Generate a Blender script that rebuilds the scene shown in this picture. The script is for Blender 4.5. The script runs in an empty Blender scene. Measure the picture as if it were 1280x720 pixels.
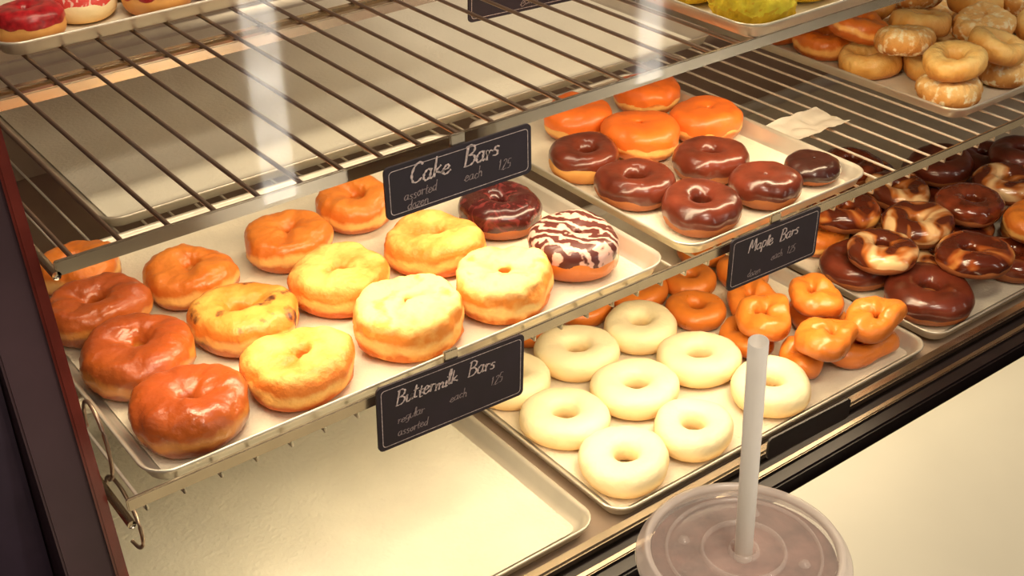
import bpy, bmesh, math, random
from mathutils import Vector, Matrix, noise
random.seed(4)
ZC=1.66
F=1604.0
d1=(.7997,-.3235,.5058); d2=(-.600,-.400,.6926); d3=(-.0218,-.8574,-.5140)
def ray(u,v):
    r=((u-640)/F,(v-360)/F,1)
    return [sum(a*b for a,b in zip(r,d)) for d in (d1,d2,d3)]
def U(u,v,z):
    a=ray(u,v); t=z/a[2]; return a[0]*t,a[1]*t,t
def UY(u,v,y):
    a=ray(u,v); t=y/a[1]; return a[0]*t,a[2]*t
S=bpy.context.scene
S.view_settings.view_transform='Standard'
COL=S.collection
# ---------- camera
cd=bpy.data.cameras.new("camera"); cam=bpy.data.objects.new("camera",cd); COL.objects.link(cam)
right=Vector((d1[0],d2[0],d3[0])); fwd=Vector((d1[2],d2[2],d3[2])).normalized()
right=(right-fwd*right.dot(fwd)).normalized(); up=right.cross(fwd).normalized()
M=Matrix(((right.x,up.x,-fwd.x),(right.y,up.y,-fwd.y),(right.z,up.z,-fwd.z))).to_4x4()
M.translation=Vector((0,0,ZC)); cam.matrix_world=M
cd.sensor_width=36; cd.lens=F/1280*36; cd.clip_start=.02
cd.dof.use_dof=False
S.camera=cam
# ---------- materials
def newmat(n):
    m=bpy.data.materials.new(n); m.use_nodes=True
    nt=m.node_tree; return m,nt,nt.nodes["Principled BSDF"]
def c4(c): return (c[0],c[1],c[2],1)
def simple(n,col,rough=.5,metal=0,coat=0,var=.12,scale=30,bump=0,bscale=200,alpha=1):
    m,nt,b=newmat(n)
    tc=nt.nodes.new("ShaderNodeTexCoord"); no=nt.nodes.new("ShaderNodeTexNoise"); no.inputs["Scale"].default_value=scale; no.inputs["Detail"].default_value=4
    nt.links.new(tc.outputs["Object"],no.inputs["Vector"])
    r=nt.nodes.new("ShaderNodeValToRGB"); r.color_ramp.elements[0].position=.3; r.color_ramp.elements[1].position=.7
    r.color_ramp.elements[0].color=c4([x*(1-var) for x in col]); r.color_ramp.elements[1].color=c4([min(1,x*(1+var)) for x in col])
    nt.links.new(no.outputs["Fac"],r.inputs["Fac"]); nt.links.new(r.outputs["Color"],b.inputs["Base Color"])
    b.inputs["Roughness"].default_value=rough; b.inputs["Metallic"].default_value=metal
    b.inputs["Coat Weight"].default_value=coat; b.inputs["Coat Roughness"].default_value=.12
    b.inputs["Alpha"].default_value=alpha
    if bump:
        n2=nt.nodes.new("ShaderNodeTexNoise"); n2.inputs["Scale"].default_value=bscale; n2.inputs["Detail"].default_value=4
        nt.links.new(tc.outputs["Object"],n2.inputs["Vector"])
        bp=nt.nodes.new("ShaderNodeBump"); bp.inputs["Strength"].default_value=bump; bp.inputs["Distance"].default_value=.002
        nt.links.new(n2.outputs["Fac"],bp.inputs["Height"]); nt.links.new(bp.outputs["Normal"],b.inputs["Normal"])
    return m
def dough(n,bot,mid,top,h=.036,rough=.45,coat=.4,bump=.15,bscale=160,spots=None,spotth=.62,nsc=45,namp=.5,band=None,spsc=90):
    """baked colour runs from the base over the pale proof line to the crust"""
    m,nt,b=newmat(n); L=nt.links.new
    tc=nt.nodes.new("ShaderNodeTexCoord"); sx=nt.nodes.new("ShaderNodeSeparateXYZ"); L(tc.outputs["Object"],sx.inputs[0])
    no=nt.nodes.new("ShaderNodeTexNoise"); no.inputs["Scale"].default_value=nsc; no.inputs["Detail"].default_value=5; L(tc.outputs["Object"],no.inputs["Vector"])
    m1=nt.nodes.new("ShaderNodeMath"); m1.operation='MULTIPLY'; m1.inputs[1].default_value=1/h; L(sx.outputs["Z"],m1.inputs[0])
    m2=nt.nodes.new("ShaderNodeMath"); m2.operation='MULTIPLY_ADD'; m2.inputs[1].default_value=namp; L(no.outputs["Fac"],m2.inputs[0]); L(m1.outputs[0],m2.inputs[2])
    m3=nt.nodes.new("ShaderNodeMath"); m3.operation='SUBTRACT'; m3.inputs[1].default_value=namp/2; L(m2.outputs[0],m3.inputs[0])
    r=nt.nodes.new("ShaderNodeValToRGB"); e=r.color_ramp.elements; e[0].position=.05; e[0].color=c4(bot); e[1].position=.95; e[1].color=c4(top)
    if band:
        k=e.new(.28); k.color=c4(bot); k=e.new(.40); k.color=c4(band); k=e.new(.50); k.color=c4(band); k=e.new(.60); k.color=c4(mid); k=e.new(.74); k.color=c4(mid)
    else:
        k=e.new(.5); k.color=c4(mid)
    L(m3.outputs[0],r.inputs["Fac"])
    out=r.outputs["Color"]
    if spots:
        n3=nt.nodes.new("ShaderNodeTexNoise"); n3.inputs["Scale"].default_value=spsc; n3.inputs["Detail"].default_value=4; L(tc.outputs["Object"],n3.inputs["Vector"])
        g=nt.nodes.new("ShaderNodeValToRGB"); g.color_ramp.elements[0].position=spotth; g.color_ramp.elements[1].position=spotth+.12; L(n3.outputs["Fac"],g.inputs["Fac"])
        mx=nt.nodes.new("ShaderNodeMixRGB"); L(g.outputs["Color"],mx.inputs[0]); L(out,mx.inputs[1]); mx.inputs[2].default_value=c4(spots); out=mx.outputs[0]
    L(out,b.inputs["Base Color"]); b.inputs["Coat Weight"].default_value=coat; b.inputs["Coat Roughness"].default_value=.2
    rr=nt.nodes.new("ShaderNodeMapRange"); rr.inputs[1].default_value=.3; rr.inputs[2].default_value=.7; rr.inputs[3].default_value=rough*.7; rr.inputs[4].default_value=min(1,rough*1.5); L(no.outputs["Fac"],rr.inputs[0]); L(rr.outputs[0],b.inputs["Roughness"])
    n2=nt.nodes.new("ShaderNodeTexNoise"); n2.inputs["Scale"].default_value=bscale; n2.inputs["Detail"].default_value=5; L(tc.outputs["Object"],n2.inputs["Vector"])
    bp=nt.nodes.new("ShaderNodeBump"); bp.inputs["Strength"].default_value=bump; bp.inputs["Distance"].default_value=.002
    L(n2.outputs["Fac"],bp.inputs["Height"]); L(bp.outputs["Normal"],b.inputs["Normal"]); L(bp.outputs["Normal"],b.inputs["Coat Normal"])
    return m
def patchy(n,a,bcol,scale=40,th=.52,rough=.25,dist=2.0,soft=.04,mid=None,det=1.5):
    """icings marbled by a distorted noise"""
    m,nt,b=newmat(n); L=nt.links.new
    tc=nt.nodes.new("ShaderNodeTexCoord"); w=nt.nodes.new("ShaderNodeTexNoise"); w.inputs["Scale"].default_value=scale; w.inputs["Distortion"].default_value=dist; w.inputs["Detail"].default_value=det
    L(tc.outputs["Object"],w.inputs["Vector"])
    r=nt.nodes.new("ShaderNodeValToRGB"); r.color_ramp.elements[0].position=th; r.color_ramp.elements[1].position=th+soft
    r.color_ramp.elements[0].color=c4(a); r.color_ramp.elements[1].color=c4(bcol)
    if mid: k=r.color_ramp.elements.new(th+soft*.4); k.color=c4(mid)
    L(w.outputs["Fac"],r.inputs["Fac"]); L(r.outputs["Color"],b.inputs["Base Color"])
    b.inputs["Roughness"].default_value=rough; b.inputs["Coat Weight"].default_value=.4
    return m
def drizzle(n,a,bcol,scale=22,th=.66,dist=5,soft=.14):
    """wavering hand-poured strands of a second icing"""
    m,nt,b=newmat(n); L=nt.links.new
    tc=nt.nodes.new("ShaderNodeTexCoord"); w=nt.nodes.new("ShaderNodeTexWave"); w.inputs["Scale"].default_value=scale; w.inputs["Distortion"].default_value=dist; w.inputs["Detail"].default_value=3; w.inputs["Detail Scale"].default_value=2.2
    L(tc.outputs["Object"],w.inputs["Vector"])
    r=nt.nodes.new("ShaderNodeValToRGB"); r.color_ramp.elements[0].position=th; r.color_ramp.elements[1].position=th+soft
    r.color_ramp.elements[0].color=c4(a); r.color_ramp.elements[1].color=c4(bcol); L(w.outputs["Fac"],r.inputs["Fac"]); L(r.outputs["Color"],b.inputs["Base Color"])
    b.inputs["Roughness"].default_value=.4; b.inputs["Coat Weight"].default_value=.25
    return m
DM={
 'glazed':dough("glazed_crust",(.32,.07,.013),(.48,.105,.016),(.41,.074,.011),coat=.55,rough=.36,bump=.8,bscale=90,nsc=30,namp=.6,band=(.68,.26,.05)),
 'glazedorange':dough("orange_glazed_crust",(.52,.125,.016),(.70,.18,.02),(.80,.25,.03),coat=.4,rough=.4,bump=.8,bscale=90,nsc=30,namp=.6,band=(.94,.50,.14)),
 'sugar':dough("sugared_crust",(.60,.14,.018),(.80,.23,.028),(.95,.60,.16),coat=.1,rough=.6,bump=.8,bscale=200,namp=.45,band=(.95,.53,.14)),
 'raisin':dough("cinnamon_crust",(.53,.14,.018),(.80,.25,.03),(.92,.46,.09),coat=.3,rough=.45,bump=.6,spots=(.11,.03,.012),spotth=.56,spsc=60,band=(.95,.53,.15),namp=.5),
 'flaky':dough("crumbly_crust",(.68,.18,.022),(.84,.28,.035),(.95,.72,.28),coat=.05,rough=.65,bump=1,bscale=110,spots=(.90,.44,.10),spotth=.55,spsc=50,namp=.5,band=(.96,.60,.19)),
 'white':dough("white_cake_crust",(.78,.46,.16),(.93,.73,.39),(.94,.83,.53),coat=.05,rough=.5,bump=.4,h=.026,namp=.3),
 'plain':dough("pale_dough",(.50,.17,.03),(.75,.38,.10),(.4,.12,.02),coat=.1,rough=.6),
 'brown':dough("brown_dough",(.30,.08,.02),(.45,.15,.04),(.2,.05,.015),coat=.1,rough=.6),
 'orange':dough("orange_cake_crust",(.42,.10,.012),(.72,.20,.024),(.80,.25,.03),coat=.45,rough=.36,bump=.5,bscale=80),
 'pale':dough("pale_glazed_crust",(.56,.20,.035),(.86,.46,.11),(.95,.70,.27),coat=.25,rough=.45,namp=.9,bump=.8,bscale=110),
 'sugarbrown':dough("sugar_crusted_dough",(.50,.18,.03),(.76,.38,.10),(.92,.64,.26),coat=.05,rough=.65,bump=1,bscale=130,namp=.9,spots=(.96,.84,.55),spotth=.52),
 'yellowcake':simple("yellow_crumb",(.96,.62,.03),rough=.7,var=.15,scale=90,bump=1,bscale=140),
}
IM={
 'choc':simple("chocolate_icing",(.14,.026,.012),rough=.28,coat=.4,var=.4,bump=.35,bscale=55),
 'chocdark':simple("dark_chocolate_icing",(.04,.009,.006),rough=.3,coat=.4,var=.3),
 'orangefrost':simple("orange_icing",(.90,.18,.02),rough=.45,coat=.25,var=.2,bump=.4,bscale=60),
 'chocstripe':drizzle("pink_drizzled_chocolate_icing",(.10,.022,.016),(.74,.44,.36),scale=24,th=.52,dist=9,soft=.30),
 'redstripe':patchy("red_streaked_chocolate_icing",(.06,.011,.009),(.18,.030,.028),scale=45,th=.5,dist=3,soft=.16,rough=.25),
 'pink':patchy("pink_icing",(.75,.08,.07),(.9,.6,.5),scale=60,th=.55),
 'red':simple("red_icing",(.32,.012,.016),rough=.3,var=.5,scale=100),
 'yellow':simple("yellow_topping",(1,.80,.05),rough=.7,var=.12,bump=1,bscale=140,scale=120),
 'swirl':patchy("cream_swirl_icing",(.12,.024,.010),(.92,.62,.30),scale=17,th=.43,rough=.22,dist=.8,soft=.10,mid=(.50,.15,.03),det=2.5),
 'swirldark':patchy("caramel_swirl_icing",(.11,.02,.008),(.85,.40,.10),scale=17,th=.46,rough=.18,dist=.8,soft=.12,mid=(.40,.09,.018),det=2.5),
 'redglaze':simple("red_brown_glaze",(.20,.036,.012),rough=.15,coat=.8,var=.5,scale=60),
}
chrome=simple("brushed_steel",(.60,.52,.40),rough=.26,metal=1,var=.1)
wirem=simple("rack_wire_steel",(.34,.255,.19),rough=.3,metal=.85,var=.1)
wirelit=simple("lit_look_rack_wire",(.85,.78,.66),rough=.3,metal=.5,var=.06)  # paler copy of the rack steel, lit look put into the colour
alum=simple("aluminium_tray",(.74,.69,.58),rough=.35,metal=.6,var=.06)
paper=simple("parchment_paper",(.76,.70,.55),rough=.75,var=.06,scale=40,bump=.3,bscale=350)
panpaper=simple("worn_pan_paper",(.62,.605,.50),rough=.6,var=.10,scale=10,bump=.6,bscale=220)
creampaper=simple("cream_pan_paper",(.90,.87,.74),rough=.6,var=.04,scale=14,bump=.4,bscale=250)
blackm=simple("black_laminate",(.012,.008,.009),rough=.35,var=.2)
countm=simple("cream_counter_laminate",(.60,.58,.47),rough=.4,var=.07,scale=5)
whitem=simple("white_enamel",(.40,.30,.22),rough=.4,var=.04)
tanm=simple("plum_brown_laminate",(.062,.034,.042),rough=.35,var=.25,scale=12)
brownm=simple("red_brown_trim",(.15,.028,.020),rough=.18,coat=.8,var=.2)
darkm=simple("dark_plum_panel",(.035,.020,.038),rough=.6,var=.2)
wallm=simple("beige_wall_paint",(.4,.28,.18),rough=.8,var=.06,scale=3)
floorm=simple("brown_floor_tile",(.2,.12,.08),rough=.5,var=.2,scale=4)
board=simple("chalkboard_card",(.013,.006,.016),rough=.5,var=.3)
chalk=simple("chalk_lettering",(.62,.52,.50),rough=.8,var=.4,scale=500)
chalkdim=simple("faded_chalk_lettering",(.05,.035,.035),rough=.8,var=.3,scale=300)
chalkfaint=simple("faint_chalk_lettering",(.30,.24,.24),rough=.8,var=.4,scale=500)
# ---------- mesh helpers
def mk(name,bm,mat,parent=None,smooth=True,**kw):
    me=bpy.data.meshes.new(name); bm.normal_update(); bm.to_mesh(me); bm.free()
    if mat: me.materials.append(mat)
    if smooth:
        for p in me.polygons: p.use_smooth=True
    o=bpy.data.objects.new(name,me); COL.objects.link(o)
    if parent: o.parent=parent
    for k,v in kw.items(): o[k]=v
    return o
def box(bm,x0,x1,y0,y1,z0,z1,bev=0):
    vs=[bm.verts.new((x,y,z)) for x in(x0,x1) for y in(y0,y1) for z in(z0,z1)]
    fs=[bm.faces.new([vs[i] for i in q]) for q in((0,1,3,2),(4,6,7,5),(0,4,5,1),(2,3,7,6),(0,2,6,4),(1,5,7,3))]
    if bev:
        es=list({e for f in fs for e in f.edges}); bmesh.ops.bevel(bm,geom=es,offset=bev,segments=2,affect='EDGES')
def tube(bm,pts,r,n=8):
    rings=[]
    pts=[Vector(p) for p in pts]
    for i,p in enumerate(pts):
        t=(pts[min(i+1,len(pts)-1)]-pts[max(i-1,0)]).normalized()
        a=t.cross(Vector((0,0,1)) if abs(t.z)<.9 else Vector((1,0,0))).normalized(); b=t.cross(a)
        rings.append([bm.verts.new(p+(a*math.cos(2*math.pi*k/n)+b*math.sin(2*math.pi*k/n))*r) for k in range(n)])
    for A,B in zip(rings,rings[1:]):
        for k in range(n): bm.faces.new((A[k],A[(k+1)%n],B[(k+1)%n],B[k]))
    bm.faces.new(rings[0]); bm.faces.new(rings[-1][::-1])
def lathe(bm,prof,n=64,close=False):
    rings=[[bm.verts.new((r*math.cos(2*math.pi*k/n),r*math.sin(2*math.pi*k/n),z)) for k in range(n)] for r,z in prof]
    prs=list(zip(rings,rings[1:]))
    if close: prs.append((rings[-1],rings[0]))
    for A,B in prs:
        for k in range(n): bm.faces.new((A[k],A[(k+1)%n],B[(k+1)%n],B[k]))
    return rings
def rrect(x0,x1,y0,y1,r,n=6):
    out=[]
    for cx,cy,a0 in((x1-r,y1-r,0),(x0+r,y1-r,90),(x0+r,y0+r,180),(x1-r,y0+r,270)):
        for i in range(n+1):
            a=math.radians(a0+90*i/n); out.append((cx+r*math.cos(a),cy+r*math.sin(a)))
    return out
def boxobj(name,dims,mat,parent=None,bev=.002,**kw):
    bm=bmesh.new(); x0,x1,y0,y1,z0,z1=dims
    cx,cy=(x0+x1)/2,(y0+y1)/2
    box(bm,x0-cx,x1-cx,y0-cy,y1-cy,0,z1-z0,bev)
    o=mk(name,bm,mat,parent,smooth=False,**kw); o.location=(cx,cy,z0)
    if parent: o.location=Vector(o.location)-parent.location
    return o
# ---------- setting
boxobj("floor",(-3,5,-3,4,-.05,0),floorm,bev=0,kind="structure")
boxobj("wall_back",(-3,5,3,3.1,0,2.8),wallm,bev=0,kind="structure")
boxobj("wall_left",(-3.1,-3,-3,3.1,0,2.8),wallm,bev=0,kind="structure")
boxobj("wall_front",(-3,5,-1.32,-1.22,0,2.8),darkm,bev=0,kind="structure")
wm,nt,b=newmat("glare_strip_glow")  # emission for the added strips that the case glass reflects
b.inputs["Base Color"].default_value=(.1,.1,.1,1); b.inputs["Emission Color"].default_value=(1,.93,.80,1)
tc=nt.nodes.new("ShaderNodeTexCoord"); no=nt.nodes.new("ShaderNodeTexNoise"); no.inputs["Scale"].default_value=9; no.inputs["Detail"].default_value=4; nt.links.new(tc.outputs["Object"],no.inputs["Vector"])
rr=nt.nodes.new("ShaderNodeMapRange"); rr.inputs[1].default_value=.3; rr.inputs[2].default_value=.7; rr.inputs[3].default_value=5; rr.inputs[4].default_value=18; nt.links.new(no.outputs["Fac"],rr.inputs[0]); nt.links.new(rr.outputs[0],b.inputs["Emission Strength"])
boxobj("glare_strip_1",(1.14,1.215,-1.22,-1.20,.2,2.4),wm,bev=0,kind="structure")  # unseen glowing strips added to reflect as pale streaks in the front glass
boxobj("glare_strip_2",(2.32,2.39,-1.22,-1.20,.2,2.4),wm,bev=0,kind="structure")
# ---------- display case
Z=lambda r: ZC+r
case=bpy.data.objects.new("display_case",None); COL.objects.link(case); case.location=(1.2,1.1,0)
case["label"]="long bakery display case with steel front rail and cream deck"; case["category"]="display case"
XL,XR=.165,2.3
boxobj("base_cabinet",(XL,XR,.59,1.62,0,Z(-.745)),darkm,case)
boxobj("deck",(XL,XR,.59,1.62,Z(-.745),Z(-.727)),whitem,case,label="cream enamelled bottom deck")
boxobj("back_panel",(XL,XR,1.60,1.62,Z(-.727),Z(.1)),whitem,case)
boxobj("front_rail",(XL,XR,.594,.605,Z(-.727),Z(-.713)),chrome,case,label="steel front rail")
boxobj("outer_rail",(XL,XR,.560,.580,Z(-.76),Z(-.719)),blackm,case,label="black outer rail")
boxobj("rail_lip",(XL,XR,.574,.580,Z(-.719),Z(-.7155)),chrome,case,bev=.001,label="thin steel lip")
boxobj("rail_groove",(XL,XR,.580,.594,Z(-.745),Z(-.722)),blackm,case)
gm=bpy.data.materials.new("clear_case_glass"); gm.use_nodes=True; nt=gm.node_tree; nt.nodes.clear()
o_=nt.nodes.new("ShaderNodeOutputMaterial"); mx=nt.nodes.new("ShaderNodeMixShader"); tr=nt.nodes.new("ShaderNodeBsdfTransparent"); gl=nt.nodes.new("ShaderNodeBsdfGlossy"); fr=nt.nodes.new("ShaderNodeFresnel")
no=nt.nodes.new("ShaderNodeTexNoise"); no.inputs["Scale"].default_value=6; ro=nt.nodes.new("ShaderNodeMapRange"); ro.inputs[3].default_value=.01; ro.inputs[4].default_value=.06
nt.links.new(no.outputs["Fac"],ro.inputs[0]); nt.links.new(ro.outputs[0],gl.inputs["Roughness"])
fr.inputs[0].default_value=1.5; nt.links.new(fr.outputs[0],mx.inputs[0]); nt.links.new(tr.outputs[0],mx.inputs[1]); nt.links.new(gl.outputs[0],mx.inputs[2]); nt.links.new(mx.outputs[0],o_.inputs[0])
bm=bmesh.new(); vs=[bm.verts.new(p) for p in((XL-1.2,.664-1.1,Z(-.362)),(XR-1.2,.664-1.1,Z(-.362)),(XR-1.2,.664-1.1,Z(.1)),(XL-1.2,.664-1.1,Z(.1)))]; bm.faces.new(vs)
mk("front_glass",bm,gm,case,smooth=False,label="clear glass pane before the upper rack")
bm=bmesh.new()
pr=[(.560,-.74),(.507,-.70),(.507,-.80),(.560,-.80)]
A=[bm.verts.new((XL-1.2,y-1.1,Z(z))) for y,z in pr]; B=[bm.verts.new((XR-1.2,y-1.1,Z(z))) for y,z in pr]
for i in range(4): bm.faces.new((A[i],A[(i+1)%4],B[(i+1)%4],B[i]))
bm.faces.new(A[::-1]); bm.faces.new(B)
bmesh.ops.recalc_face_normals(bm,faces=bm.faces)
mk("kick_strip",bm,blackm,case,smooth=False,label="black sloping front strip")
def slant(name,x0,x1,yo,th,mat,**kw):
    bm=bmesh.new()
    zb,zt=-.745,.05
    yb=.665+(-.595-zb)*-.16; yt=.665+(zt+.595)*.16
    vs=[]
    for y,z in((yb,zb),(yt,zt)):
        vs.append([bm.verts.new((x-1.2,yy-1.1,Z(z))) for x,yy in((x0,y+yo),(x1,y+yo),(x1,y+yo+th),(x0,y+yo+th))])
    for i in range(4): bm.faces.new((vs[0][i],vs[0][(i+1)%4],vs[1][(i+1)%4],vs[1][i]))
    bm.faces.new(vs[0][::-1]); bm.faces.new(vs[1])
    bmesh.ops.recalc_face_normals(bm,faces=bm.faces)
    bmesh.ops.bevel(bm,geom=bm.edges[:],offset=.0015,segments=2,affect='EDGES')
    return mk(name,bm,mat,case,smooth=False,**kw)
slant("end_post",.157,.165,-.004,.03,brownm,label="glossy red-brown corner post")
slant("end_panel",.128,.157,0,.85,tanm,label="plum-brown laminated end panel")
boxobj("side_column",(-.35,.127,.70,1.3,0,Z(.6)),darkm,bev=.004,label="dark plum square column beside the display case",category="column")
# ---------- counter
ct=boxobj("counter",(-.6,2.6,.16,.505,Z(-.70),Z(-.66)),countm,bev=.004,label="long cream laminate counter in front of the display case",category="counter")
boxobj("counter_base",(-.6,2.6,.22,.48,0,Z(-.70)),darkm,ct,bev=0)
# ---------- wire racks
def rack(z,y0,y1,rails,label,sp=.026,wr=.0014,r0=-.008,r1=.001,wm_=None):
    o=bpy.data.objects.new("wire_rack",None); COL.objects.link(o); o.location=(1.2,y0,Z(z)); o["label"]=label; o["category"]="wire rack"
    L=1.03
    bm=bmesh.new(); x=-L+.012
    while x<L:
        tube(bm,[(x,.0012,max(r0,r1-.004) if r1>.002 else -.002),(x,.0018,-.002),(x,.02,-.002),(x,y1-y0,-.002)],wr*.9,8); x+=sp
    mk("wire_grid",bm,wm_ or wirem,o)
    bm=bmesh.new(); box(bm,-L,L,.0,.003,r0,r1,.0008); mk("front_rail",bm,chrome,o,smooth=False,label="thin flat steel front rail")
    for y in rails:
        bm=bmesh.new(); box(bm,-L,L,y-y0-.004,y-y0+.004,-.013,-.0035,.001); mk("cross_rail",bm,chrome,o,smooth=False)
    for x in(-L,L):
        bm=bmesh.new(); tube(bm,[(x,.0,-.008),(x,y1-y0,-.008)],.003,8); mk("side_rod",bm,chrome,o)
    return o
TZ,MZ,BZ=-.368,-.533,-.724
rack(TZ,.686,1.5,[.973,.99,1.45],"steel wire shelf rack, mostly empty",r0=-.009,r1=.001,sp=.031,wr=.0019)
rack(MZ,.647,1.5,[1.0,1.45],"steel wire shelf rack carrying donut trays",r0=.002,r1=.0115,wm_=wirelit)
def bracket(loc,ry,rz,turns,lab,tail=.25):
    bm=bmesh.new()
    pts=[(0,ry*math.cos(i/32*turns),rz*math.sin(i/32*turns)) for i in range(33)]
    tube(bm,pts,.0014,8); tube(bm,[(0,ry,0),(0,tail,0)],.0014,8)
    b=mk("wire_bracket",bm,wirem,label=lab,category="bracket",group="wire rack brackets"); b.location=loc
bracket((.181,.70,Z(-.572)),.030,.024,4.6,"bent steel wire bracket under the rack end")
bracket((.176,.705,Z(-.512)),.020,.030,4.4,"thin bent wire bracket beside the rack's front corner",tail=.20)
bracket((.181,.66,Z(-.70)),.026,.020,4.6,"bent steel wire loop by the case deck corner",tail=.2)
# ---------- trays
def tray(x0,x1,y0,y1,z,label,group="bakery trays",pm=paper):
    cx,cy=(x0+x1)/2,(y0+y1)/2; w,h=(x1-x0)/2,(y1-y0)/2
    bm=bmesh.new()
    prof=[(.012,.0),(.006,.003),(.003,.011),(.0,.014),(-.0015,.0135),(-.001,.0115),(.0015,.009),(.0045,.002),(.011,-.0012)]
    rings=[]
    for off,zz in prof:
        rings.append([bm.verts.new((px,py,zz)) for px,py in rrect(-w+off,w-off,-h+off,h-off,max(.02-off,.004))])
    n=len(rings[0])
    for A,B in zip(rings,rings[1:]):
        for k in range(n): bm.faces.new((A[k],B[k],B[(k+1)%n],A[(k+1)%n]))
    bm.faces.new(rings[0]); bm.faces.new(rings[-1][::-1])
    bmesh.ops.recalc_face_normals(bm,faces=bm.faces)
    o=mk("baking_tray",bm,alum,label=label,category="tray",group=group); o.location=(cx,cy,Z(z)+.0023)
    bm=bmesh.new(); f=[bm.verts.new((px,py,.0012)) for px,py in rrect(-w+.013,w-.013,-h+.013,h-.013,.008)]
    bm.faces.new(f); mk("paper_liner",bm,pm,o,smooth=False)
    return o
t_m1=(.19,.636,.653,.98,MZ); t_m2=(.660,.888,.656,.98,MZ); t_m3=(1.06,1.62,.69,1.265,MZ)
t_b1=(.178,.530,.612,1.05,BZ); t_b2=(.546,.955,.608,1.05,BZ); t_b3=(.970,1.60,.612,1.15,BZ)
t_t1=(.738,1.25,.676,.955,TZ); t_t2=(.255,.70,1.03,1.35,TZ)
tray(*t_m1,"aluminium tray of glazed and sugared donuts on paper")
tray(*t_m2,"aluminium tray of chocolate and orange iced donuts")
tray(*t_m3,"aluminium tray piled with pale glazed donuts")
tray(*t_b1,"empty paper-lined tray with nothing on it",pm=panpaper)
tray(*t_b2,"aluminium tray of cream donuts and orange twists")
tray(*t_b3,"aluminium tray piled with dark chocolate donuts")
tray(*t_t1,"aluminium tray of yellow iced donuts on the upper rack")
tray(*t_t2,"aluminium tray of pink and red iced donuts")
tray(.30,1.04,1.01,1.46,MZ,"empty paper-lined tray standing under the upper rack",pm=creampaper)
# ---------- donuts
CACHE={}
def dmesh(kind,R,rh,h,dim,amp,seed,icing=None,ib=.1,lobes=0,pw=.8,hf=.12):
    bm=bmesh.new(); N,K=96,32
    def pt(th,a,off=0):
        k=1+.035*math.sin(th*2+seed)+.02*math.sin(th*3+seed*2)
        rc=(R+rh)/2; ar=(R-rh)/2; b=h/2
        lb=1+(.17*(math.cos(a+3*th+seed))) if lobes else 1
        if lobes: k+=.08*math.sin(th*2+seed)
        ca,sa=math.cos(a),math.sin(a)
        ca2=math.copysign(abs(ca)**pw,ca); sa2=math.copysign(abs(sa)**.9,sa)
        rr=rc+(ar*lb+off)*ca2
        if ca<0:
            if sa>=0: z=b+b*lb*(1-dim*(1-sa2))+off
            else: z=b+b*(1-dim)*(1+sa2)+b*sa2-off
        else: z=b+(b*lb+off)*sa2
        rr*= k if ca>0 else 1+(k-1)*.5
        x,y=rr*math.cos(th),rr*math.sin(th)
        if lobes: x*=1.10; y*=.86
        if ca<0 and dim<.95:
            q=-ca; x+=q*.004*math.sin(seed*5); y+=q*.004*math.cos(seed*5)
        if sa>0 and amp>.0034 and not lobes:
            z-=.004*max(0,math.cos(th-seed))**12*max(0,1-abs(ca+.5))
        nv=noise.noise(Vector((x*26+seed*7,y*26,z*26)))*amp+noise.noise(Vector((x*75+seed*3,y*75,z*75)))*amp*.4+noise.noise(Vector((x*190+seed,y*190,z*190)))*amp*hf
        wgt=1 if z>.006 else max(0,z/.006)
        x+=math.cos(th)*ca*nv*wgt; y+=math.sin(th)*ca*nv*wgt; z+=max(0,sa)*nv*wgt
        return (x,y,max(z,0))
    g=[[bm.verts.new(pt(2*math.pi*i/N,2*math.pi*j/K)) for j in range(K)] for i in range(N)]
    for i in range(N):
        for j in range(K):
            bm.faces.new((g[i][j],g[(i+1)%N][j],g[(i+1)%N][(j+1)%K],g[i][(j+1)%K]))
    bmesh.ops.recalc_face_normals(bm,faces=bm.faces)
    me=bpy.data.meshes.new("donut"); bm.to_mesh(me); bm.free()
    for p in me.polygons: p.use_smooth=True
    ime=None
    if icing:
        bm=bmesh.new(); Q=20
        g=[]
        for i in range(N):
            th=2*math.pi*i/N
            a0=ib+.28*noise.noise(Vector((math.cos(th)*2.2+seed,math.sin(th)*2.2,0)))
            a1=math.pi*1.02
            row=[]
            for j in range(Q+1):
                s=j/Q; off=.0016*min(1,s*7+.0)*min(1,(1-s)*7)-.0002
                row.append(bm.verts.new(pt(th,a0+(a1-a0)*s,off)))
            g.append(row)
        for i in range(N):
            for j in range(Q): bm.faces.new((g[i][j],g[(i+1)%N][j],g[(i+1)%N][j+1],g[i][j+1]))
        bmesh.ops.recalc_face_normals(bm,faces=bm.faces)
        ime=bpy.data.meshes.new("icing"); bm.to_mesh(ime); bm.free()
        for p in ime.polygons: p.use_smooth=True
    return me,ime
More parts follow.
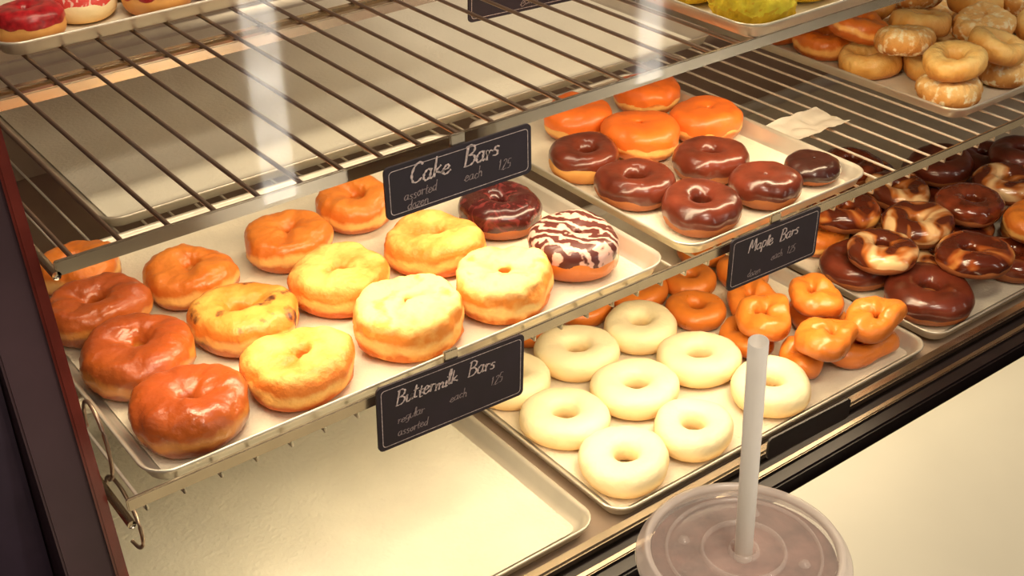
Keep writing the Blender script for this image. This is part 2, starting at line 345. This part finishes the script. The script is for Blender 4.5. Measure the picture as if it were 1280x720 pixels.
KD={
 'glazed':('glazed',None,.006,.034,.75,.0052,"glossy brown glazed yeast donut with a dimple","glazed donuts"),
 'gorange':('glazedorange',None,.0065,.032,.75,.0048,"orange-brown glazed yeast donut ring","orange glazed donuts"),
 'sugar':('sugar',None,.005,.033,.45,.0050,"round sugared donut with golden yellow top","sugared donuts"),
 'raisin':('raisin',None,.007,.033,.7,.0048,"golden donut dotted with dark cinnamon spots","sugared donuts"),
 'flaky':('flaky',None,.004,.036,.30,.0056,"tall crumbly pale yellow donut","crumbly donuts"),
 'white':('white',None,.0105,.028,1,.0020,"cream-white cake donut ring","cream cake donuts"),
 'orangering':('orange',None,.010,.026,1,.0020,"small orange glazed cake donut ring","orange cake donuts"),
 'twist':('orange',None,.006,.027,.8,.0038,"long twisted orange glazed donut","orange twists"),
 'choc':('brown','choc',.0100,.031,.95,.0026,"donut ring with shiny chocolate icing","chocolate donuts"),
 'chocpale':('plain','choc',.010,.033,.9,.002,"pale-sided donut ring with chocolate icing","chocolate donuts"),
 'chocfull':('brown','choc',.002,.033,.25,.0026,"round filled donut with chocolate icing","chocolate donuts"),
 'chocblack':('brown','chocdark',.0008,.024,.08,.0026,"small flat very dark chocolate donut at the tray end","chocolate donuts"),
 'ofrost':('glazedorange','orangefrost',.003,.034,.3,.0030,"round donut with bright orange icing","orange iced donuts"),
 'chocstripe':('orange','chocstripe',.004,.034,.4,.0028,"chocolate donut drizzled with pinkish-white icing","striped donuts"),
 'redstripe':('brown','redstripe',.007,.033,.8,.0026,"dark chocolate donut with faint reddish streaks","striped donuts"),
 'pink':('white','pink',.008,.036,.8,.0016,"pale donut with pink-red icing","pink iced donuts"),
 'red':('plain','red',.004,.036,.6,.0016,"round donut with dark red icing","pink iced donuts"),
 'yellow':('yellowcake','yellow',.002,.034,.2,.0055,"wide donut heaped with crumbly bright yellow topping","yellow iced donuts"),
 'pale':('pale',None,.008,.032,.8,.0046,"pale golden sugared yeast donut","pale glazed donuts"),
 'palering':('pale',None,.011,.030,.95,.0040,"pale golden sugared donut ring","pale glazed donuts"),
 'sbrown':('sugarbrown',None,.002,.034,.2,.0046,"round golden donut dusted with sugar","sugar crusted donuts"),
 'swirl':('brown','swirl',.010,.027,.9,.0026,"flat donut ring patched with cream and chocolate","swirled donuts"),
 'swirld':('brown','swirldark',.010,.027,.9,.0026,"flat donut ring patched with caramel and chocolate","swirled donuts"),
 'redg':('brown','redglaze',.010,.027,.9,.0024,"flat donut ring with glossy red-brown glaze","chocolate donuts"),
}
PW={'glazed':.74,'gorange':.74,'sugar':.6,'raisin':.7,'flaky':.48,'chocstripe':.6}
IB={'choc':-.25,'chocfull':-.2,'ofrost':-.1,'swirl':-.2,'swirld':-.2,'redg':-.2,'redstripe':-.2,'yellow':-.1,'chocblack':-.4}
HF={'yellow':.8,'sbrown':.4,'flaky':.24,'glazed':.2,'gorange':.2,'sugar':.2,'pale':.25,'palering':.25}
def mkdonut(kind,x,y,z,R,tilt=(0,0)):
    dk,ik,rh,h,dim,amp,lab,grp=KD[kind]
    vs=random.randrange(5); key=(kind,vs)
    if key not in CACHE:
        me,ime=dmesh(kind,.0425,rh,h,dim,amp,vs*3.7+len(CACHE),ik,ib=IB.get(kind,.1),lobes=(kind=='twist'),pw=PW.get(kind,.8),hf=HF.get(kind,.12))
        me.materials.append(DM[dk])
        if ime: ime.materials.append(IM[ik])
        CACHE[key]=(me,ime)
    me,ime=CACHE[key]
    o=bpy.data.objects.new("donut",me); COL.objects.link(o)
    o["label"]=lab; o["category"]="donut"; o["group"]=grp
    s=R/.0425; o.scale=(s,s,min(1.1,.35+.65*s)); o.location=(x,y,z); o.rotation_euler=(tilt[0],tilt[1],random.uniform(0,6.28) if kind!='twist' else random.uniform(-.6,.9))
    if ime:
        c=bpy.data.objects.new("icing",ime); COL.objects.link(c); c.parent=o
    return o
def place(tr,items,relax=True,tl=.10,sep=1.03,pin=()):
    x0,x1,y0,y1,tz=tr; L=[]
    for it in items:
        u,v,w,kind=it[:4]; zo=it[4] if len(it)>4 else 0
        h=KD[kind][3]
        X,Y,t=U(u,v,tz+.004+h*.5+zo); R=min(.048,max(.027,w*t/F/2))*.97
        L.append([X,Y,R,kind,zo])
    if relax:
        for _ in range(220):
            for i in range(len(L)):
                for j in range(i+1,len(L)):
                    a,b=L[i],L[j]
                    if abs(a[4]-b[4])>.015: continue
                    dx,dy=b[0]-a[0],b[1]-a[1]; d=math.hypot(dx,dy)+1e-6; m=(a[2]+b[2])*sep-d
                    if m>0:
                        wa,wb=.25,.25
                        if a[3] in pin and b[3] not in pin: wa,wb=.0,.5
                        if b[3] in pin and a[3] not in pin: wa,wb=.5,.0
                        a[0]-=dx/d*m*wa; a[1]-=dy/d*m*wa; b[0]+=dx/d*m*wb; b[1]+=dy/d*m*wb
            for a in L:
                q=a[2]+.006+(.004 if a[3]=='twist' else 0)
                if a[4]==0:
                    a[0]=min(max(a[0],x0+q),x1-q); a[1]=min(max(a[1],y0+q),y1-q)
                else:
                    a[0]=min(max(a[0],x0+q),x1-q+.01); a[1]=max(a[1],y0+q)
    for X,Y,R,kind,zo in L:
        mkdonut(kind,X,Y,Z(tz)+.0046+zo,R,(0,0) if zo==0 else (random.uniform(-tl,tl),random.uniform(-tl,tl)))
    return L
place(t_m1,[(250,518,155,'glazed'),(180,450,148,'glazed'),(130,392,130,'glazed'),(105,345,110,'gorange'),
 (373,465,145,'sugar'),(297,402,140,'raisin'),(237,345,118,'gorange'),(430,352,130,'sugar'),(362,300,116,'gorange'),(443,255,105,'gorange'),
 (524,407,145,'flaky'),(632,357,132,'flaky'),(542,305,125,'sugar'),(717,308,122,'chocstripe'),(625,262,108,'redstripe')])
place(t_m2,[(880,264,106,'choc'),(962,232,90,'chocfull'),(800,238,100,'choc'),(888,200,94,'choc'),(712,205,94,'chocpale'),(1028,202,66,'chocblack'),
 (805,168,100,'ofrost'),(895,142,92,'ofrost'),(728,148,92,'ofrost'),(812,115,84,'ofrost')])
place(t_m3,[(1150,108,88,'palering'),(1228,122,80,'sbrown'),(1080,86,80,'palering'),(1192,66,78,'pale'),(1025,68,82,'gorange'),(1118,44,78,'sbrown'),(1272,92,76,'sbrown'),
 (1228,34,76,'pale'),(1165,12,70,'sbrown'),(1060,18,74,'gorange'),(1275,20,76,'sbrown'),(975,46,76,'gorange'),(1110,-10,72,'pale'),(1215,-15,72,'pale'),(1000,12,72,'gorange')])
place(t_m3,[(1190,84,78,'palering',.033),(1112,70,80,'sbrown',.033),(1258,66,78,'palering',.033),(1048,48,78,'gorange',.033),(1150,42,80,'palering',.033),(1218,38,76,'sbrown',.033),(1290,30,74,'palering',.033),(1085,20,76,'palering',.033),(1005,34,72,'gorange',.033),(1150,0,74,'sbrown',.033),(1210,0,74,'pale',.033),(1262,-4,72,'sbrown',.033)],tl=.25,sep=1.04)
place(t_t1,[(895,30,118,'yellow'),(985,8,118,'yellow'),(1080,-10,100,'gorange'),(820,-10,110,'yellow'),(910,-40,110,'yellow'),(1160,-35,95,'gorange')])
place(t_t2,[(92,26,98,'pink'),(195,12,98,'red'),(15,35,90,'red'),(278,0,90,'gorange'),(150,-25,90,'pink')])
place(t_b2,[(795,586,122,'white'),(722,534,114,'white'),(650,484,105,'white'),(884,548,109,'white'),(817,496,113,'white'),(734,447,107,'white'),
 (984,502,110,'white'),(888,460,106,'white'),(801,411,99,'white'),(668,412,80,'orangering'),(735,380,80,'orangering'),(700,350,76,'orangering'),(770,335,76,'orangering'),
 (880,390,78,'orangering'),(825,352,78,'orangering'),(893,345,72,'orangering'),(1085,440,88,'twist'),(1012,442,74,'twist'),(1050,392,84,'twist'),(955,412,82,'twist'),(985,366,80,'twist'),(935,345,74,'twist'),(1015,335,74,'twist')],sep=1.0,pin=('white',))
place(t_b2,[(1040,420,88,'twist',.028),(968,395,84,'twist',.028),(1090,400,80,'twist',.028),(1015,370,80,'twist',.028)],tl=.1,sep=1.04)
place(t_b3,[(1160,384,114,'choc'),(1088,344,96,'choc'),(1120,298,92,'swirl'),(1212,335,94,'swirl'),(1270,348,92,'redg'),(1050,300,82,'gorange'),
 (1187,285,88,'swirld'),(1278,300,88,'gorange'),(1135,250,84,'redg'),(1060,262,80,'swirl'),(1225,245,84,'swirl'),(1282,235,82,'redg'),(1165,215,78,'swirld'),(1085,222,78,'swirld'),(1230,200,78,'choc')])
place(t_b3,[(1105,310,92,'swirl',.032),(1228,322,94,'swirld',.032),(1165,285,90,'swirl',.032),(1222,275,88,'redg',.032),(1075,268,84,'swirld',.032),(1272,282,88,'gorange',.032),(1145,245,84,'swirl',.032),(1240,228,84,'swirl',.032),(1190,210,80,'choc',.032),(1278,195,80,'choc',.032),(1100,225,80,'redg',.032)],tl=.07,sep=1.06)
# ---------- crumpled bakery tissue at the rack beside the chocolate tray
bm=bmesh.new(); g=[]
for i in range(29):
    row=[]
    for j in range(19):
        x=-.044+.088*i/28; y=-.023+.046*j/18
        row.append(bm.verts.new((x,y,.001+.006*abs(noise.noise(Vector((x*50,y*50,2))))+.008*max(0,abs(y)/.023-.5))))
    g.append(row)
for i in range(28):
    for j in range(18): bm.faces.new((g[i][j],g[i+1][j],g[i+1][j+1],g[i][j+1]))
X,Y,_=U(958,180,MZ)
ti=mk("bakery_tissue",bm,simple("white_tissue",(.66,.60,.50),rough=.8,var=.06),label="loose crumpled white bakery tissue lying on the wire rack",category="paper"); ti.location=(max(X,.938),Y,Z(MZ)+.0005)
# ---------- price tags: chalk hand lettering as single strokes
G={'C':(.72,[[(.62,.82),(.45,1),(.2,.88),(.05,.5),(.15,.1),(.4,0),(.66,.16)]]),
'B':(.72,[[(.1,0),(.13,1)],[(0,.95),(.3,1.03),(.56,.85),(.45,.6),(.15,.53),(.5,.48),(.64,.25),(.45,.02),(.02,0)]]),
'M':(.88,[[(.05,0),(.15,1),(.4,.3),(.66,1),(.78,0)]]),
'F':(.62,[[(.12,0),(.15,1)],[(.0,.95),(.6,1)],[(.12,.52),(.45,.55)]]),
'a':(.58,[[(.42,.42),(.26,.52),(.06,.36),(.06,.12),(.22,.0),(.40,.14)],[(.44,.52),(.41,.14),(.46,.02),(.58,.08)]]),
'k':(.52,[[(.08,0),(.1,1)],[(.42,.5),(.12,.24),(.28,.2),(.55,.08)]]),
'e':(.48,[[(-.04,.12),(.07,.25),(.3,.28),(.38,.4),(.22,.5),(.07,.3),(.12,.05),(.28,0),(.52,.16)]]),
'r':(.42,[[(.0,.35),(.08,.52),(.1,0)],[(.09,.28),(.22,.47),(.42,.42)]]),
's':(.44,[[(.38,.45),(.2,.5),(.1,.37),(.32,.2),(.28,.02),(.04,.05)]]),
'u':(.52,[[(.0,.4),(.07,.5),(.08,.1),(.22,0),(.38,.14),(.42,.5)],[(.42,.5),(.43,.08),(.55,.12)]]),
't':(.38,[[(.16,.9),(.14,.12),(.36,.06)],[(0,.56),(.38,.62)]]),
'm':(.74,[[(.0,.4),(.06,.5),(.07,0)],[(.07,.3),(.2,.5),(.3,.4),(.31,0)],[(.31,.3),(.46,.5),(.57,.4),(.6,.05),(.74,.12)]]),
'i':(.22,[[(.08,.5),(.09,.05),(.22,.1)],[(.1,.7),(.12,.76)]]),
'l':(.24,[[(.1,.1),(.18,.8),(.12,1),(.06,.8),(.08,.08),(.26,.1)]]),
'p':(.56,[[(.08,.55),(.08,-.32)],[(.08,.36),(.2,.52),(.42,.46),(.46,.22),(.3,.02),(.09,.1)]]),
'd':(.52,[[(.4,.45),(.2,.5),(.05,.25),(.2,0),(.4,.15)],[(.42,1),(.42,.05),(.5,0)]]),
'o':(.5,[[(.25,.5),(.06,.28),(.2,0),(.42,.2),(.27,.5),(.5,.42)]]),
'n':(.5,[[(.06,.5),(.07,0)],[(.07,.3),(.22,.5),(.36,.38),(.38,.05),(.5,.06)]]),
'z':(.45,[[(.05,.48),(.38,.48),(.05,.02),(.42,.02)]]),
'c':(.44,[[(.38,.42),(.2,.5),(.06,.25),(.2,0),(.42,.12)]]),
'h':(.5,[[(.08,1),(.08,0)],[(.08,.3),(.22,.5),(.36,.38),(.4,0)]]),
'g':(.5,[[(.4,.45),(.2,.5),(.05,.28),(.2,.04),(.4,.18)],[(.42,.5),(.4,-.3),(.1,-.3)]]),
'1':(.3,[[(.05,.75),(.16,.95),(.14,0)]]),'2':(.5,[[(.05,.8),(.2,.97),(.4,.8),(.05,.02),(.45,.04)]]),'5':(.5,[[(.4,.97),(.12,.95),(.08,.55),(.35,.5),(.35,.1),(.04,.03)]]),
'0':(.5,[[(.22,.95),(.05,.5),(.2,.02),(.4,.45),(.22,.95)]]),'.':(.16,[[(.05,.0),(.09,.06)]]),' ':(.4,[])}
def smooth_(p):
    if len(p)<3: return [Vector(q) for q in p]
    out=[]
    for i in range(len(p)-1):
        P=[Vector(p[max(i-1,0)]),Vector(p[i]),Vector(p[i+1]),Vector(p[min(i+2,len(p)-1)])]
        for s in range(5):
            t=s/5; out.append(.5*((2*P[1])+(P[2]-P[0])*t+(2*P[0]-5*P[1]+4*P[2]-P[3])*t*t+(3*P[1]-P[0]-3*P[2]+P[3])*t**3))
    out.append(Vector(p[-1])); return out
def letter_mesh(txt,sz,lw):
    bm=bmesh.new(); tot=sum(G[c][0] for c in txt)*sz; x=-tot/2
    for c in txt:
        w,st=G[c]
        dy=random.uniform(-.07,.07); ks=random.uniform(.9,1.1)
        for s_ in st:
            P=[Vector((x+(q.x+.22*q.y)*sz,(q.y*ks-.35+dy)*sz)) for q in smooth_(s_)]
            prev=None
            for i,q in enumerate(P):
                d=(P[min(i+1,len(P)-1)]-P[max(i-1,0)]).normalized()
                f=.5+.5*abs(d.y)
                nrm=Vector((-d.y,d.x))*lw*f*(1+.35*math.sin(i*1.7+x*900))
                a=bm.verts.new((q.x+nrm.x,0,q.y+nrm.y)); b=bm.verts.new((q.x-nrm.x,0,q.y-nrm.y))
                if prev: bm.faces.new((prev[0],prev[1],b,a))
                prev=(a,b)
        x+=w*sz
    return bm
def tag(c,yp,lines,label,cm=None,clip=True,border=True):
    cm=cm or chalk
    P=[UY(u,v,yp) for u,v in c]
    w=(math.hypot(P[1][0]-P[0][0],P[1][1]-P[0][1])+math.hypot(P[2][0]-P[3][0],P[2][1]-P[3][1]))/2
    h=(math.hypot(P[3][0]-P[0][0],P[3][1]-P[0][1])+math.hypot(P[2][0]-P[1][0],P[2][1]-P[1][1]))/2
    cx=sum(p[0] for p in P)/4; cz=sum(p[1] for p in P)/4
    roll=math.atan2(P[1][1]-P[0][1],P[1][0]-P[0][0])
    bm=bmesh.new(); o_=rrect(-w/2,w/2,-h/2,h/2,.004,4)
    A=[bm.verts.new((x,-.0009,z)) for x,z in o_]; B=[bm.verts.new((x,.0009,z)) for x,z in o_]
    bm.faces.new(A); bm.faces.new(B[::-1]); n=len(A)
    for k in range(n): bm.faces.new((A[k],B[k],B[(k+1)%n],A[(k+1)%n]))
    bmesh.ops.recalc_face_normals(bm,faces=bm.faces)
    o=mk("price_tag",bm,board if border else blackm,smooth=False,label=label,category="sign",group="chalkboard price tags")
    o.location=(cx,yp,Z(cz)); o.rotation_euler=(0,-roll,0)
    if border:
        bm=bmesh.new(); i1=rrect(-w/2+.003,w/2-.003,-h/2+.003,h/2-.003,.003,4); i2=rrect(-w/2+.0035,w/2-.0035,-h/2+.0035,h/2-.0035,.0026,4)
        A=[bm.verts.new((x,-.0013,z)) for x,z in i1]; B=[bm.verts.new((x,-.0013,z)) for x,z in i2]
        for k in range(n): bm.faces.new((A[k],B[k],B[(k+1)%n],A[(k+1)%n]))
        mk("tag_border",bm,cm,o,smooth=False)
    for i,(txt,size,tx,tz,lw) in enumerate(lines):
        q=mk("lettering",letter_mesh(txt,size,lw),cm if (i==0 or cm is chalkdim) else chalkfaint,o,smooth=False); q.location=(tx*w,-.0014,tz*h)
    if clip:
        bm=bmesh.new(); box(bm,-.006,.006,.001,.004,h/2-.006,h/2+.008,.0008); mk("tag_clip",bm,chrome,o,smooth=False)
    return o
tag([(475,213),(660,154),(666,213),(487,276)],.659,[("Cake  Bars",.0140,-.04,.2,.00085),("assorted",.007,-.28,-.14,.0004),("dozen",.007,-.3,-.34,.0004),("each",.0075,.08,-.16,.0004),("1.25",.0075,.3,-.16,.0004)],"black chalkboard tag reading Cake Bars on the upper rack")
tag([(460,492),(645,421),(662,482),(483,566)],.640,[("Buttermilk  Bars",.0114,-.05,.22,.00072),("regular",.0072,-.29,-.09,.0004),("assorted",.0068,-.28,-.3,.0004),("each",.0075,.03,-.09,.0004),("1.25",.0075,.3,-.09,.0004)],"black chalkboard tag reading Buttermilk Bars on the lower rack")
tag([(903,308),(1016,263),(1027,310),(918,360)],.640,[("Maple  Bars",.0108,-.03,.2,.0007),("each  1.25",.007,.1,-.16,.0004),("dozen",.0065,-.22,-.32,.00035)],"black chalkboard tag reading Maple Bars on the rack edge")
tag([(578,-28),(715,-55),(722,0),(592,24)],.962,[("Filled",.022,-.1,.1,.0010),("each  1.50",.011,.15,-.28,.0005)],"black chalkboard tag standing on the rack's cross rail")
tag([(957,552),(1060,499),(1063,517),(961,574)],.5585,[("dozen  1.25",.007,0,.05,.0002)],"dim narrow black tag against the black outer rail",cm=chalkdim,clip=False,border=False)
# ---------- iced drink
cx,cy,ct_=U(930,684,-.455)
cup=bpy.data.objects.new("iced_drink_cup",None); COL.objects.link(cup); cup.location=(cx,cy,Z(-.66)+.0005); cup["label"]="clear plastic cup of milky iced coffee with lid and straw"; cup["category"]="cup"
def glassy(n,col,op,rough=.1,bump=.15):
    m,nt,b=newmat(n); L=nt.links.new
    no=nt.nodes.new("ShaderNodeTexNoise"); no.inputs["Scale"].default_value=70
    tc=nt.nodes.new("ShaderNodeTexCoord"); L(tc.outputs["Object"],no.inputs["Vector"])
    bp=nt.nodes.new("ShaderNodeBump"); bp.inputs["Strength"].default_value=bump; bp.inputs["Distance"].default_value=.002; L(no.outputs["Fac"],bp.inputs["Height"]); L(bp.outputs["Normal"],b.inputs["Normal"])
    b.inputs["Base Color"].default_value=c4(col); b.inputs["Roughness"].default_value=rough; b.inputs["Alpha"].default_value=op
    b.inputs["Coat Weight"].default_value=.6; b.inputs["Coat Roughness"].default_value=.08
    return m
lidm=glassy("cloudy_lid_plastic",(.93,.82,.74),.24,.25,.3); ringm=glassy("moulded_ring_plastic",(.95,.84,.76),.26,.2,.05); rimm=glassy("pale_lid_rim_plastic",(.95,.84,.76),.5,.25,.05); cupm=glassy("clear_cup_plastic",(.85,.72,.65),.22,.12)
strawm=glassy("frosted_straw_plastic",(1,.98,.94),.75,.4,0); nt=strawm.node_tree; pb_=nt.nodes["Principled BSDF"]
tl_=nt.nodes.new("ShaderNodeBsdfTranslucent"); tl_.inputs[0].default_value=(1,.98,.94,1); ad=nt.nodes.new("ShaderNodeMixShader"); ad.inputs[0].default_value=.45
out_=[q for q in nt.nodes if q.type=='OUTPUT_MATERIAL'][0]
nt.links.new(pb_.outputs[0],ad.inputs[1]); nt.links.new(tl_.outputs[0],ad.inputs[2]); nt.links.new(ad.outputs[0],out_.inputs[0])
liq=simple("milky_iced_coffee",(.31,.165,.135),rough=.4,var=.5,scale=55,bump=.6,bscale=90)
H=.196
bm=bmesh.new(); lathe(bm,[(.0001,.001),(.034,.0),(.036,.003),(.050,H),(.0515,H+.001),(.0515,H+.003),(.049,H+.002),(.0345,.005),(.0001,.004)]); mk("cup_body",bm,cupm,cup)
bm=bmesh.new(); lathe(bm,[(.0001,.006),(.034,.006),(.0482,H+.001),(.0001,H+.001)]); mk("iced_coffee",bm,liq,cup)
bm=bmesh.new(); lathe(bm,[(.0001,H+.006),(.005,H+.006),(.0095,H+.006),(.019,H+.006),(.024,H+.006),(.037,H+.0055),(.0425,H+.005),(.0480,H+.0065)],96)
mk("lid",bm,lidm,cup)
for r0,r1,hh in((.0058,.0085,.0025),(.0200,.0225,.0022),(.0385,.0405,.0016)):
    bm=bmesh.new(); lathe(bm,[(r0,H+.0058),(r0+.0008,H+.006+hh),(r1-.0008,H+.006+hh),(r1,H+.0058)],80); mk("lid_ring",bm,ringm,cup,label="raised moulded lid ring")
for a in(.6,2.2,3.9,5.3):
    bm=bmesh.new(); lathe(bm,[(.0001,.0022),(.0020,.0018),(.0032,.0)],20); o=mk("lid_button",bm,ringm,cup); o.location=(.031*math.cos(a),.031*math.sin(a),H+.0057)
bm=bmesh.new(); lathe(bm,[(.0470,H+.0062),(.0482,H+.0088),(.0498,H+.0098),(.0514,H+.0088),(.0524,H+.005),(.0545,H+.004),(.0555,H+.0015),(.0545,H-.002),(.0530,H-.002),(.0530,H+.002),(.0510,H+.0045),(.0498,H+.0080),(.0484,H+.0055)],96,close=True)
mk("lid_rim",bm,rimm,cup)
bm=bmesh.new()
tx,ty,_=U(948,428,-.31)
p1=Vector((tx-cx,ty-cy,.35)); p0=Vector((0.0,0,H+.004)); dirv=(p1-p0)
pb=p0-dirv*1.0
n=24
ax=dirv.normalized(); a_=ax.cross(Vector((1,0,0))).normalized(); b_=ax.cross(a_)
def circ(p,r): return [bm.verts.new(p+(a_*math.cos(2*math.pi*k/n)+b_*math.sin(2*math.pi*k/n))*r) for k in range(n)]
R_=[circ(pb,.0046),circ(p1,.0046),circ(p1,.0040),circ(pb,.0040)]
for i in range(4):
    A,B=R_[i],R_[(i+1)%4]
    for k in range(n): bm.faces.new((A[k],A[(k+1)%n],B[(k+1)%n],B[k]))
bmesh.ops.recalc_face_normals(bm,faces=bm.faces)
mk("straw",bm,strawm,cup)
# ---------- lights
def area(n,loc,sx,sy,e,col,rot=(0,0,0)):
    l=bpy.data.lights.new(n,'AREA'); l.shape='RECTANGLE'; l.size=sx; l.size_y=sy; l.energy=e; l.color=col
    o=bpy.data.objects.new(n,l); COL.objects.link(o); o.location=loc; o.rotation_euler=rot
WC=(1,.78,.49)
area("upper_strip_lamp",(.60,.70,Z(TZ)-.02),.75,.03,1.55,WC,(.3,0,0))
area("lower_strip_lamp",(.58,.665,Z(MZ)-.02),.76,.03,1.4,WC,(.1,0,0))
area("case_top_lamp",(.85,.90,Z(.05)),1.5,.06,4.8,(1,.81,.55),(.1,0,0))
area("ceiling_lamp",(.3,-.1,2.75),.6,.3,14,(1,.85,.64))
area("rear_fill_light",(.0,-.8,2.6),.5,.5,11,(1,.86,.68),(.4,0,0))  # unseen fill added behind the camera to brighten straw and donut fronts
w=bpy.data.worlds.new("world"); S.world=w; w.use_nodes=True; w.node_tree.nodes["Background"].inputs[0].default_value=(1,.46,.50,1); w.node_tree.nodes["Background"].inputs[1].default_value=.09
